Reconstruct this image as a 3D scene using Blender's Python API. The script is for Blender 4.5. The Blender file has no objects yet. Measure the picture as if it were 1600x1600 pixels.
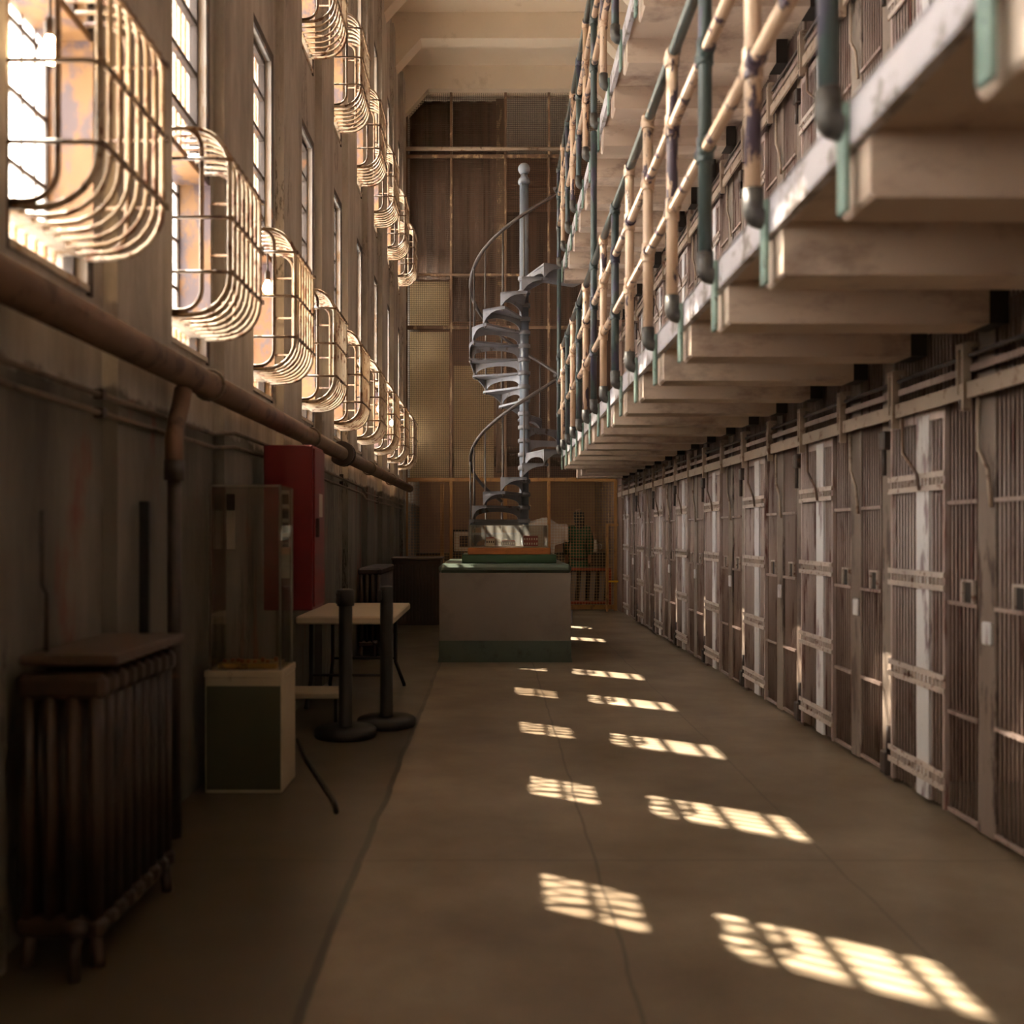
import bpy, math, random
from mathutils import Vector, Matrix
random.seed(7)
PI = math.pi
S = bpy.context.scene
COL = S.collection
# ------------------------------------------------------------------ view / camera
S.view_settings.view_transform = 'Standard'
S.view_settings.look = 'None'
S.view_settings.gamma = 1.0
S.view_settings.use_curve_mapping = False
S.view_settings.exposure = -0.2
H = 1.35           # eye height
F = 1500.0         # focal length in pixels of the 1600 px frame
cd = bpy.data.cameras.new('camera')
cam = bpy.data.objects.new('camera', cd)
COL.objects.link(cam)
cam.location = (0, 0, H)
cam.rotation_euler = (PI / 2, 0, 0)
cd.sensor_width = 36
cd.lens = 36 * F / 1600
cd.shift_x = 30 / 1600
cd.shift_y = 32 / 1600
cd.clip_start = 0.05
cd.clip_end = 200
cd.dof.use_dof = True
cd.dof.focus_distance = 11.5
cd.dof.aperture_fstop = 1.6
S.camera = cam
c = S.cycles
c.max_bounces = 12
c.diffuse_bounces = 7
c.glossy_bounces = 4
c.transmission_bounces = 8
c.transparent_max_bounces = 24
c.sample_clamp_indirect = 6.0
c.caustics_reflective = False
c.caustics_refractive = False
c.use_denoising = True


def lin(r, g, b):
    f = lambda u: (u / 255 / 12.92) if u / 255 <= 0.04045 else ((u / 255 + 0.055) / 1.055) ** 2.4
    return (f(r), f(g), f(b), 1)


# ------------------------------------------------------------------ materials
def nodes_of(m):
    m.use_nodes = True
    nt = m.node_tree
    nt.nodes.clear()
    return nt, nt.nodes, nt.links


def noise_fac(nt, scale, zs=1.0, detail=5, rough=.6, off=0.0):
    N, L = nt.nodes, nt.links
    g = N.new('ShaderNodeNewGeometry')
    mp = N.new('ShaderNodeMapping')
    mp.inputs['Scale'].default_value = (1, 1, zs)
    mp.inputs['Location'].default_value = (off, off * 1.7, off * .6)
    L.new(g.outputs['Position'], mp.inputs['Vector'])
    n = N.new('ShaderNodeTexNoise')
    n.inputs['Scale'].default_value = scale
    n.inputs['Detail'].default_value = detail
    n.inputs['Roughness'].default_value = rough
    L.new(mp.outputs[0], n.inputs['Vector'])
    return n.outputs['Fac']


def ramp(nt, fac, stops):
    r = nt.nodes.new('ShaderNodeValToRGB')
    e = r.color_ramp.elements
    e[0].position, e[0].color = stops[0][0], stops[0][1]
    e[1].position, e[1].color = stops[-1][0], stops[-1][1]
    for p, col in stops[1:-1]:
        x = e.new(p)
        x.color = col
    nt.links.new(fac, r.inputs[0])
    return r.outputs[0]


def mixc(nt, fac, a, b, mode='MIX'):
    m = nt.nodes.new('ShaderNodeMix')
    m.data_type = 'RGBA'
    m.blend_type = mode
    for sock, v in ((m.inputs[0], fac), (m.inputs[6], a), (m.inputs[7], b)):
        if hasattr(v, 'is_linked'):
            nt.links.new(v, sock)
        else:
            sock.default_value = v
    return m.outputs[2]


def finish(nt, colr, rough=.6, metal=0.0, bump=None, bstr=.2, roughsock=None, spec=.5):
    N, L = nt.nodes, nt.links
    p = N.new('ShaderNodeBsdfPrincipled')
    o = N.new('ShaderNodeOutputMaterial')
    if hasattr(colr, 'is_linked'):
        L.new(colr, p.inputs['Base Color'])
    else:
        p.inputs['Base Color'].default_value = colr
    p.inputs['Roughness'].default_value = rough
    if roughsock is not None:
        L.new(roughsock, p.inputs['Roughness'])
    p.inputs['Metallic'].default_value = metal
    p.inputs['Specular IOR Level'].default_value = spec
    if bump is not None:
        b = N.new('ShaderNodeBump')
        b.inputs['Strength'].default_value = bstr
        b.inputs['Distance'].default_value = .02
        L.new(bump, b.inputs['Height'])
        L.new(b.outputs[0], p.inputs['Normal'])
    L.new(p.outputs[0], o.inputs[0])
    return p


MATS = {}


def paint(name, base, worn=None, scale=14, zs=.35, lo=.55, hi=.63, rough=.5, tint=None, metal=0.0, bstr=.15, off=0.0):
    """painted surface with worn / rusted patches and a broad tonal drift"""
    m = bpy.data.materials.new(name)
    nt, N, L = nodes_of(m)
    tint = tint or tuple(x * .78 for x in base[:3]) + (1,)
    broad = ramp(nt, noise_fac(nt, scale * .22, zs, 4, .6, off + 3), [(.35, tint), (.65, base)])
    f = noise_fac(nt, scale, zs, 6, .65, off)
    if worn is not None:
        k = ramp(nt, f, [(lo, (0, 0, 0, 1)), (hi, (1, 1, 1, 1))])
        colr = mixc(nt, k, broad, worn)
    else:
        colr = broad
    finish(nt, colr, rough, metal, f, bstr)
    MATS[name] = m
    return m


def plain(name, col, rough=.5, metal=0.0):
    m = bpy.data.materials.new(name)
    nt, N, L = nodes_of(m)
    f = noise_fac(nt, 9, 1, 3)
    colr = ramp(nt, f, [(.3, tuple(x * .85 for x in col[:3]) + (1,)), (.7, col)])
    finish(nt, colr, rough, metal)
    MATS[name] = m
    return m


def glass(name, tint=(.95, .95, .93, 1), gloss=.10, haze=0.0, hazecol=(.8, .78, .72, 1)):
    m = bpy.data.materials.new(name)
    nt, N, L = nodes_of(m)
    t = N.new('ShaderNodeBsdfTransparent')
    t.inputs[0].default_value = tint
    g = N.new('ShaderNodeBsdfGlossy')
    g.inputs['Roughness'].default_value = .03
    fr = N.new('ShaderNodeFresnel')
    fr.inputs[0].default_value = 1.45
    mx = N.new('ShaderNodeMixShader')
    mu = N.new('ShaderNodeMath')
    mu.operation = 'MULTIPLY'
    mu.inputs[1].default_value = gloss * 10
    mu.use_clamp = True
    L.new(fr.outputs[0], mu.inputs[0])
    L.new(mu.outputs[0], mx.inputs[0])
    L.new(t.outputs[0], mx.inputs[1])
    L.new(g.outputs[0], mx.inputs[2])
    last = mx.outputs[0]
    if haze > 0:
        d = N.new('ShaderNodeBsdfTranslucent')
        d.inputs[0].default_value = hazecol
        m2 = N.new('ShaderNodeMixShader')
        m2.inputs[0].default_value = haze
        L.new(last, m2.inputs[1])
        L.new(d.outputs[0], m2.inputs[2])
        last = m2.outputs[0]
    o = N.new('ShaderNodeOutputMaterial')
    L.new(last, o.inputs[0])
    MATS[name] = m
    return m


def emit(name, col, strength):
    m = bpy.data.materials.new(name)
    nt, N, L = nodes_of(m)
    e = N.new('ShaderNodeEmission')
    e.inputs[0].default_value = col
    e.inputs[1].default_value = strength
    o = N.new('ShaderNodeOutputMaterial')
    L.new(e.outputs[0], o.inputs[0])
    return m


def sepz(nt, which=2):
    g = nt.nodes.new('ShaderNodeNewGeometry')
    s = nt.nodes.new('ShaderNodeSeparateXYZ')
    nt.links.new(g.outputs['Position'], s.inputs[0])
    return s.outputs[which]


def maprange(nt, v, a, b, c0=0.0, c1=1.0):
    m = nt.nodes.new('ShaderNodeMapRange')
    m.inputs[1].default_value, m.inputs[2].default_value = a, b
    m.inputs[3].default_value, m.inputs[4].default_value = c0, c1
    nt.links.new(v, m.inputs[0])
    return m.outputs[0]


def mathn(nt, op, a, b=0.0):
    m = nt.nodes.new('ShaderNodeMath')
    m.operation = op
    for i, v in enumerate((a, b)):
        if hasattr(v, 'is_linked'):
            nt.links.new(v, m.inputs[i])
        else:
            m.inputs[i].default_value = v
    return m.outputs[0]


# left wall: pale flaking plaster over a grey-green painted dado, with rust runs and cracks
def make_wall():
    m = bpy.data.materials.new('old_plaster')
    nt, N, L = nodes_of(m)
    up = ramp(nt, noise_fac(nt, 1.6, .45, 8, .65), [(.30, lin(160, 156, 151)), (.5, lin(198, 194, 188)), (.72, lin(214, 211, 206))])
    stre = ramp(nt, noise_fac(nt, 4, .12, 6, .65, 2), [(.40, lin(184, 174, 162)), (.6, lin(255, 255, 255))])
    up = mixc(nt, .5, up, stre, 'MULTIPLY')
    dn = ramp(nt, noise_fac(nt, 2.4, .25, 7, .6, 5), [(.3, lin(84, 80, 74)), (.55, lin(116, 112, 104)), (.75, lin(134, 128, 120))])
    rust = ramp(nt, noise_fac(nt, 2.3, .4, 6, .6, 9), [(.58, (0, 0, 0, 1)), (.68, (1, 1, 1, 1))])
    dn = mixc(nt, mathn(nt, 'MULTIPLY', rust, .75), dn, lin(122, 62, 42))
    wob = mathn(nt, 'MULTIPLY', noise_fac(nt, 5, 1, 4), .16)
    edge = maprange(nt, mathn(nt, 'ADD', sepz(nt), wob), 1.97, 2.0)
    colr = mixc(nt, edge, dn, up)
    cr = ramp(nt, noise_fac(nt, 3.2, .16, 10, .75, 14), [(.485, (1, 1, 1, 1)), (.497, (.16, .14, .12, 1)), (.503, (.16, .14, .12, 1)), (.515, (1, 1, 1, 1))])
    msk = ramp(nt, noise_fac(nt, 1.1, .5, 3, .5, 21), [(.52, (0, 0, 0, 1)), (.6, (1, 1, 1, 1))])
    colr = mixc(nt, msk, colr, mixc(nt, 1.0, colr, cr, 'MULTIPLY'))
    finish(nt, colr, .75, 0, noise_fac(nt, 30, .5, 6), .25, spec=.3)
    return m


def make_floor():
    m = bpy.data.materials.new('polished_concrete')
    nt, N, L = nodes_of(m)
    X, Y = sepz(nt, 0), sepz(nt, 1)
    a = ramp(nt, noise_fac(nt, 1.3, 1, 8, .65), [(.3, lin(112, 98, 82)), (.55, lin(142, 127, 108)), (.75, lin(160, 146, 126))])
    b = ramp(nt, noise_fac(nt, .9, 1, 6, .6, 4), [(.35, lin(176, 166, 150)), (.7, lin(255, 255, 255))])
    colr = mixc(nt, .8, a, b, 'MULTIPLY')
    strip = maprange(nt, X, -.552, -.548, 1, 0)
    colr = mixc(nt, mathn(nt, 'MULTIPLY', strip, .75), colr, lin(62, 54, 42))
    # joints, slightly wandering
    wob = mathn(nt, 'MULTIPLY', mathn(nt, 'SUBTRACT', noise_fac(nt, 2.0, 1, 3, .5, 8), .5), .05)
    joint = None
    for x0, w, k in ((-.545, .011, .95), (.42, .0045, .6), (1.39, .004, .45)):
        d = mathn(nt, 'ABSOLUTE', mathn(nt, 'SUBTRACT', mathn(nt, 'ADD', X, wob), x0))
        j = mathn(nt, 'MULTIPLY', maprange(nt, d, w, w * 1.8, 1, 0), k)
        joint = j if joint is None else mathn(nt, 'MAXIMUM', joint, j)
    yy = mathn(nt, 'ABSOLUTE', mathn(nt, 'SUBTRACT', mathn(nt, 'MODULO', mathn(nt, 'ADD', mathn(nt, 'ADD', Y, wob), 18.9), 3.05), 1.5))
    joint = mathn(nt, 'MAXIMUM', joint, mathn(nt, 'MULTIPLY', maprange(nt, yy, .004, .008, 1, 0), .5))
    colr = mixc(nt, joint, colr, lin(34, 27, 20))
    r = maprange(nt, noise_fac(nt, 1.6, 1, 3, .5, 11), .25, .75, .29, .44)
    finish(nt, colr, .4, 0, noise_fac(nt, 5, 1, 4, .55, 2), .06, roughsock=r, spec=.6)
    return m


M_WALL = make_wall()
M_FLOOR = make_floor()
M_CEIL = paint('ceiling_cream', lin(236, 227, 212), lin(190, 176, 156), 1.6, .8, .62, .78, .75, lin(222, 211, 194))
M_BEAM = paint('gallery_cream', lin(212, 196, 180), lin(138, 116, 104), 2.6, 2.2, .5, .72, .6, lin(184, 164, 148))
M_DARKBLOCK = plain('dark_bearing', lin(40, 32, 27), .7)
M_FASCIA = paint('fascia_white', lin(204, 200, 206), lin(124, 116, 112), 7, 1, .52, .6, .4, lin(180, 178, 186))
M_POSTC = paint('post_cream', lin(206, 182, 160), lin(66, 54, 68), 9, .3, .55, .57, .45, lin(186, 158, 132))
M_POSTG = paint('post_green', lin(66, 80, 80), lin(62, 60, 78), 9, .4, .53, .6, .4, lin(48, 60, 62))
M_RAILG = paint('rail_dark', lin(74, 80, 78), lin(120, 104, 90), 10, .8, .6, .66, .35, lin(52, 58, 58))
M_STRAP = paint('strap_green', lin(126, 150, 142), lin(74, 84, 80), 16, 1, .58, .64, .5, lin(92, 118, 110))
M_ELBOW = paint('elbow_dark', lin(66, 64, 60), lin(46, 42, 42), 14, 1, .52, .6, .45)
M_CAGE = paint('cage_rust', lin(196, 184, 166), lin(104, 68, 44), 16, .6, .52, .60, .42, lin(150, 126, 98))
M_CAGEFR = paint('cage_frame', lin(132, 108, 86), lin(70, 46, 34), 14, .6, .52, .58, .45)
M_RUST = paint('rust_plate', lin(122, 92, 60), lin(74, 62, 68), 7, .6, .48, .58, .6, lin(98, 66, 38))
M_WBAR = paint('window_bars', lin(196, 146, 92), lin(226, 208, 182), 12, .4, .5, .6, .6, lin(176, 116, 62))
M_WFRAME = paint('window_frame_iron', lin(66, 54, 46), lin(110, 74, 44), 10, .5, .58, .64, .6)
M_JAMB = paint('jamb_white', lin(214, 206, 196), lin(170, 140, 104), 8, .4, .56, .64, .7)
M_BARS = paint('cell_bars', lin(160, 142, 134), lin(88, 56, 48), 13, .12, .54, .64, .5, lin(124, 104, 96))
M_DOOR = paint('door_bars', lin(192, 176, 170), lin(104, 64, 56), 13, .12, .55, .65, .5, lin(154, 134, 128))
M_PLATE = paint('lock_plate_white', lin(214, 212, 212), lin(132, 112, 116), 11, .18, .56, .62, .5, lin(196, 194, 196))
M_STRAPC = paint('door_strap', lin(188, 174, 164), lin(112, 78, 64), 22, 1, .56, .62, .5)
M_PILLAR = paint('pillar_steel', lin(132, 120, 110), lin(66, 50, 42), 9, .25, .53, .60, .5, lin(104, 88, 78))
M_TRACK = paint('track_cream', lin(164, 146, 130), lin(100, 70, 52), 10, 1, .56, .66, .5)
M_IRON = paint('dark_iron', lin(58, 46, 40), lin(84, 60, 46), 12, 1, .6, .68, .5)
M_CELLIN = paint('cell_inside', lin(140, 114, 100), lin(104, 84, 74), 2, .5, .5, .7, .85)
M_PIPE = paint('pipe_brown', lin(120, 92, 72), lin(76, 54, 42), 8, 1, .52, .62, .5, lin(98, 74, 58))
M_CONDUIT = paint('conduit', lin(112, 96, 80), lin(70, 56, 46), 9, 1, .55, .65, .5)
M_RAD = paint('radiator_iron', lin(62, 42, 30), lin(34, 24, 18), 12, .4, .52, .64, .42, lin(46, 31, 23))
M_RADTOP = paint('radiator_shelf', lin(84, 66, 56), None, 6, 1, rough=.4)
M_OLIVE = paint('olive_panel', lin(70, 70, 50), None, 5, 1, rough=.5)
M_CABWHITE = paint('cabinet_cream', lin(196, 184, 158), lin(160, 146, 122), 8, 1, .6, .7, .5)
M_GLASS = glass('window_glass', (.97, .97, .96, 1), .05)
M_DIRTY = glass('dirty_glass', (.95, .93, .9, 1), .04, .4, (.85, .82, .76, 1))
M_GRIME = glass('grimy_glass', (.92, .89, .84, 1), .04, .62, (.97, .94, .88, 1))
M_ACRYL = glass('acrylic', (.95, .94, .92, 1), .05, .05)
M_ACRYLE = glass('acrylic_edge_highlight', (.9, .9, .88, 1), .12, .35)  # paler, hazier strips that put the edge highlight into the material
M_RED = paint('cabinet_red', lin(112, 16, 20), lin(84, 12, 14), 4, .6, .55, .75, .38)
M_TABLE = paint('table_white', lin(214, 200, 176), None, 5, 1, rough=.35)
M_BLACK = plain('black_metal', lin(24, 21, 20), .45)
M_BELT = plain('black_plastic', lin(38, 34, 33), .5)
M_PED = paint('pedestal_grey', lin(122, 114, 106), lin(104, 94, 86), 2.5, 1, .5, .75, .55)
M_PEDG = paint('pedestal_green', lin(78, 92, 80), lin(62, 74, 66), 6, 1, .55, .7, .38)
M_PEDBASE = paint('pedestal_base_green', lin(72, 84, 74), lin(50, 52, 46), 6, 1, .55, .7, .5)
M_MODELG = paint('model_green', lin(38, 72, 44), None, 6, 1, rough=.35)
M_WOOD = paint('orange_wood', lin(164, 96, 42), lin(120, 66, 28), 10, 6, .5, .7, .4)
M_TERR = paint('model_ground', lin(150, 122, 88), lin(96, 84, 58), 22, 1, .48, .58, .8)
M_HWHITE = plain('house_white', lin(220, 210, 192), .7)
M_HRED = plain('house_red', lin(132, 40, 40), .7)
M_HROOF = plain('house_roof', lin(150, 60, 44), .7)
M_HWIN = plain('house_window', lin(40, 32, 30), .5)
M_STAIR = paint('stair_iron', lin(142, 144, 152), lin(84, 70, 62), 9, .6, .6, .68, .4, lin(112, 112, 120))
M_STCOL = paint('stair_column', lin(136, 146, 160), lin(78, 74, 72), 8, .5, .58, .68, .4, lin(108, 116, 130))
M_STRAIL = paint('stair_handrail', lin(86, 78, 76), lin(56, 48, 44), 8, 1, .55, .65, .35)
M_OCHRE = paint('ochre_frame', lin(150, 108, 58), lin(104, 72, 38), 9, .5, .55, .66, .5)
M_MFRAME = paint('mesh_frame', lin(112, 88, 68), lin(158, 134, 106), 9, .4, .55, .62, .5, lin(90, 68, 52))
M_WIRE = plain('mesh_wire', lin(78, 60, 46), .5)
M_WIRELIT = plain('mesh_wire_lit', lin(176, 140, 96), .45)  # lit copy of the mesh wire, brightness put into its colour
M_BACK = paint('back_wall_tan', lin(158, 122, 100), lin(134, 100, 80), 1.5, .6, .5, .7, .7)
M_CURT = paint('curtain_brown', lin(104, 80, 66), lin(66, 48, 38), 6, .04, .45, .6, .85)
M_SCREEN = None
M_SHEET = paint('white_sheet', lin(206, 200, 194), None, 4, 1, rough=.8)
M_HAIR = plain('dark_hair', lin(24, 18, 16), .6)
M_SKIN = plain('skin', lin(176, 128, 104), .55)
M_GREEN = paint('green_jacket', lin(24, 84, 58), None, 8, 1, rough=.7)
M_TROU = plain('dark_trousers', lin(36, 34, 40), .8)
M_REDR = plain('rack_red', lin(152, 52, 26), .5)
M_CARD = plain('card_grey', lin(140, 128, 118), .7)
M_PAPER = plain('paper_white', lin(214, 208, 198), .7)
M_YEL = plain('yellow_paint', lin(206, 160, 20), .5)
M_FIGD = plain('picture_dark', lin(52, 34, 36), .5)
M_BULB = emit('bulb_glow', (1.0, .62, .28, 1), 160)
M_SHOPFILL = emit('shop_fill_glow', (1.0, .74, .50, 1), 16)
M_SCRLAMP = emit('screen_lamp_glow', (1.0, .88, .72, 1), 300)

_m = bpy.data.materials.new('frosted_screen')
nt, N, L = nodes_of(_m)
t = N.new('ShaderNodeBsdfTranslucent')
L.new(ramp(nt, noise_fac(nt, 2, .5, 4), [(.3, lin(226, 214, 190)), (.7, lin(244, 234, 214))]), t.inputs[0])
d = N.new('ShaderNodeBsdfDiffuse')
d.inputs[0].default_value = lin(190, 160, 118)
mx = N.new('ShaderNodeMixShader')
mx.inputs[0].default_value = .3
L.new(t.outputs[0], mx.inputs[1])
L.new(d.outputs[0], mx.inputs[2])
o = N.new('ShaderNodeOutputMaterial')
L.new(mx.outputs[0], o.inputs[0])
M_SCREEN = _m


# ------------------------------------------------------------------ mesh builder
class MB:
    def __init__(s):
        s.v, s.f, s.sm = [], [], []

    def add(s, vs, fs, smooth=False):
        b = len(s.v)
        s.v.extend([tuple(p) for p in vs])
        for f in fs:
            s.f.append(tuple(i + b for i in f))
            s.sm.append(smooth)
        return s

    def box(s, x0, x1, y0, y1, z0, z1):
        vs = [(x, y, z) for x in (x0, x1) for y in (y0, y1) for z in (z0, z1)]
        return s.add(vs, [(0, 1, 3, 2), (4, 6, 7, 5), (0, 4, 5, 1), (2, 3, 7, 6), (0, 2, 6, 4), (1, 5, 7, 3)])

    def bbox(s, x0, x1, y0, y1, z0, z1, b=.01):
        """box with chamfered edges"""
        X, Y, Z = (x0, x1), (y0, y1), (z0, z1)
        vs, idx = [], {}
        for i in (0, 1):
            for j in (0, 1):
                for k in (0, 1):
                    cx, cy, cz = X[i], Y[j], Z[k]
                    sx, sy, sz = (b if i == 0 else -b), (b if j == 0 else -b), (b if k == 0 else -b)
                    for a, p in (('x', (cx, cy + sy, cz + sz)), ('y', (cx + sx, cy, cz + sz)), ('z', (cx + sx, cy + sy, cz))):
                        idx[(i, j, k, a)] = len(vs)
                        vs.append(p)
        q = lambda *ks: tuple(idx[k] for k in ks)
        fs = []
        for i in (0, 1):
            fs.append(q((i, 0, 0, 'x'), (i, 0, 1, 'x'), (i, 1, 1, 'x'), (i, 1, 0, 'x')))
            fs.append(q((0, i, 0, 'y'), (0, i, 1, 'y'), (1, i, 1, 'y'), (1, i, 0, 'y')))
            fs.append(q((0, 0, i, 'z'), (0, 1, i, 'z'), (1, 1, i, 'z'), (1, 0, i, 'z')))
            for j in (0, 1):
                fs.append(q((i, j, 0, 'x'), (i, j, 1, 'x'), (i, j, 1, 'y'), (i, j, 0, 'y')))
                fs.append(q((i, 0, j, 'x'), (i, 1, j, 'x'), (i, 1, j, 'z'), (i, 0, j, 'z')))
                fs.append(q((0, i, j, 'y'), (1, i, j, 'y'), (1, i, j, 'z'), (0, i, j, 'z')))
                for k in (0, 1):
                    fs.append(q((i, j, k, 'x'), (i, j, k, 'y'), (i, j, k, 'z')))
        return s.add(vs, fs)

    def tube(s, pts, r, n=8, rs=None):
        pts = [Vector(p) for p in pts]
        m = len(pts)
        vs, fs = [], []
        up = None
        for i, p in enumerate(pts):
            t = (pts[min(i + 1, m - 1)] - pts[max(i - 1, 0)]).normalized()
            if up is None:
                up = Vector((0, 0, 1)) if abs(t.z) < .9 else Vector((0, 1, 0))
                if abs(t.dot(up)) > .9:
                    up = Vector((1, 0, 0))
            a = (up - t * up.dot(t)).normalized()
            b = t.cross(a)
            up = a
            rr = rs[i] if rs else r
            for k in range(n):
                an = 2 * PI * k / n
                vs.append(p + (a * math.cos(an) + b * math.sin(an)) * rr)
        for i in range(m - 1):
            for k in range(n):
                fs.append((i * n + k, i * n + (k + 1) % n, (i + 1) * n + (k + 1) % n, (i + 1) * n + k))
        s.add(vs, fs, True)
        b0 = len(s.v) - len(vs)
        s.f.append(tuple(b0 + k for k in range(n))[::-1])
        s.sm.append(False)
        s.f.append(tuple(b0 + (m - 1) * n + k for k in range(n)))
        s.sm.append(False)
        return s

    def cyl(s, p, q, r, n=10):
        return s.tube([p, q], r, n)

    def lathe(s, prof, cx, cy, n=16):
        vs, fs = [], []
        for r, z in prof:
            for k in range(n):
                an = 2 * PI * k / n
                vs.append((cx + r * math.cos(an), cy + r * math.sin(an), z))
        for i in range(len(prof) - 1):
            for k in range(n):
                fs.append((i * n + k, i * n + (k + 1) % n, (i + 1) * n + (k + 1) % n, (i + 1) * n + k))
        s.add(vs, fs, True)
        b0 = len(s.v) - len(vs)
        s.f.append(tuple(b0 + k for k in range(n))[::-1])
        s.sm.append(False)
        s.f.append(tuple(b0 + (len(prof) - 1) * n + k for k in range(n)))
        s.sm.append(False)
        return s

    def ball(s, p, r, n=12):
        prof = [(max(1e-4, r * math.sin(PI * i / n)), p[2] - r * math.cos(PI * i / n)) for i in range(n + 1)]
        return s.lathe(prof, p[0], p[1], n + 4)

    def prism(s, poly, fn, a, b):
        """polygon (u,v) swept from w=a to w=b; fn(u,v,w) -> xyz"""
        n = len(poly)
        vs = [fn(u, v, a) for u, v in poly] + [fn(u, v, b) for u, v in poly]
        fs = [tuple(range(n))[::-1], tuple(range(n, 2 * n))]
        fs += [(i, (i + 1) % n, n + (i + 1) % n, n + i) for i in range(n)]
        return s.add(vs, fs)

    def build(s, name, mat, parent=None):
        org = Vector((0, 0, 0))
        p = parent
        while p is not None:
            if p.parent is None:
                org = Vector(p.get('_o', (0, 0, 0)))
            p = p.parent
        me = bpy.data.meshes.new(name)
        me.from_pydata([tuple(Vector(v) - org) for v in s.v], [], s.f)
        me.polygons.foreach_set('use_smooth', s.sm)
        me.materials.append(mat)
        import bmesh
        bm = bmesh.new()
        bm.from_mesh(me)
        bmesh.ops.recalc_face_normals(bm, faces=bm.faces)
        bm.to_mesh(me)
        bm.free()
        me.update()
        o = bpy.data.objects.new(name, me)
        COL.objects.link(o)
        if parent is not None:
            o.parent = parent
        return o


def tag(o, label, cat, group=None, kind=None):
    o['label'] = label
    o['category'] = cat
    if group:
        o['group'] = group
    if kind:
        o['kind'] = kind
    return o


def thing(name, label, cat, loc=(0, 0, 0), group=None, kind=None):
    o = bpy.data.objects.new(name, None)
    o.empty_display_size = .1
    COL.objects.link(o)
    o.location = loc
    o['_o'] = tuple(loc)
    return tag(o, label, cat, group, kind)


def struct(name, mb, mat, label=None, cat=None):
    o = mb.build(name, mat)
    o['kind'] = 'structure'
    if label:
        o['label'] = label
        o['category'] = cat
    return o


def copy_tree(o, parent=None):
    c2 = o.copy()
    COL.objects.link(c2)
    if parent is not None:
        c2.parent = parent
    for ch in list(o.children):
        copy_tree(ch, c2)
    return c2


def dup(root, loc, label, group=None, name=None):
    r = copy_tree(root)
    r.location = loc
    r['label'] = label
    if group:
        r['group'] = group
    if name:
        r.name = name
    return r


ORD = ['first', 'second', 'third', 'fourth', 'fifth', 'sixth', 'seventh', 'eighth', 'ninth', 'tenth', 'eleventh', 'twelfth']


def arc(cx, cz, r, a0, a1, n=6):
    return [(cx + r * math.cos(a0 + (a1 - a0) * i / n), cz + r * math.sin(a0 + (a1 - a0) * i / n)) for i in range(n + 1)]


# ------------------------------------------------------------------ dimensions
XL = -1.557        # left wall face
XR = 2.177         # cell fronts
YP = 16.6          # mesh partition
YB = 20.4          # rear wall of the space beyond it
YN = -2.6          # wall behind the camera
ZC = 9.35          # ceiling
WY0, WP, WW = 3.68, 1.525, .61      # far edge of the first window, pitch, width
WIN_K = list(range(-3, 9))
ROWS = ((2.29, 4.65), (5.32, 7.70))

# ------------------------------------------------------------------ room shell
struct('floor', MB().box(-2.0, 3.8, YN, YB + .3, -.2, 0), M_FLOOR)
struct('ceiling', MB().box(-2.0, 3.8, YN, YB + .3, ZC, ZC + .2), M_CEIL)
w = MB()
w.box(XL - .36, XL, YN, YB, 0, ROWS[0][0])
w.box(XL - .36, XL, YN, YB, ROWS[0][1], ROWS[1][0])
w.box(XL - .36, XL, YN, YB, ROWS[1][1], ZC)
for z0, z1 in ROWS:
    edges = [YN]
    for k in WIN_K:
        far = WY0 + WP * k
        if far - WW < YN:
            continue
        edges += [far - WW, far]
    edges.append(YB)
    for i in range(0, len(edges), 2):
        w.box(XL - .36, XL, edges[i], edges[i + 1], z0, z1)
for k in WIN_K:                       # shallow piers between the windows
    far = WY0 + WP * k
    w.box(XL, XL + .06, far + .15, far + .80, 0, ZC - .3)
struct('wall_left', w, M_WALL)
struct('wall_front', MB().box(-2.0, 3.8, YN - .2, YN, 0, ZC), M_CEIL)
struct('wall_back', MB().box(-2.0, 3.8, YB, YB + .2, 0, ZC), M_BACK)
# right side: cell block with its cross walls, floors and back, and the plain wall of the top tier
r = MB()
r.box(3.55, 3.75, YN, YB, 0, ZC)
r.box(XR + .14, 3.6, YN, YB, 2.30, 2.49)
r.box(XR + .14, 3.6, YN, YB, 4.86, 5.05)
r.box(XR, 3.6, YN, YB, 7.4, ZC)
r.box(XR + .05, XR + .15, YN, YB, 5.062, 7.4)
r.box(XR, 3.6, 16.2, YB, 0, 7.4)
r.box(XR, 3.6, YN, 0.62, 0, 7.4)
CELL0, CP = 5.18, 1.507
for k in range(-2, 8):
    y = CELL0 + CP * k
    r.box(XR + .14, 3.6, y - CP + .03, y - CP + .13, 0, 5.0)
struct('wall_right', r, M_CELLIN)
# ceiling beams with haunches at both sides
for n, yb in enumerate([-1.88, -.36, 1.17, 2.69, 4.22, 5.74, 7.27, 8.79, 10.32, 11.84, 13.37, 14.9, YP - .02]):
    ha = .45
    prof = [(XL, 8.45), (XL + ha, 8.95), (XR - ha, 8.95), (XR, 8.45), (XR, ZC), (XL, ZC)]
    b = MB().prism(prof, lambda u, v, ww: (u, ww, v), yb - .14, yb + .14)
    if n == 12:
        b.box(XL, XR, yb + .02, yb + .14, 8.9, ZC)
    struct('trim_%d' % (n + 1), b, M_CEIL, 'cream ceiling beam with sloping haunches, %s from the far mesh screen' % (ORD[12 - n] if 12 - n < 12 else 'last'), 'beam')

# ------------------------------------------------------------------ windows
XG = XL - .058     # glass plane


XH = XL - .15      # recessed hopper glazing behind the cages


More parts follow.
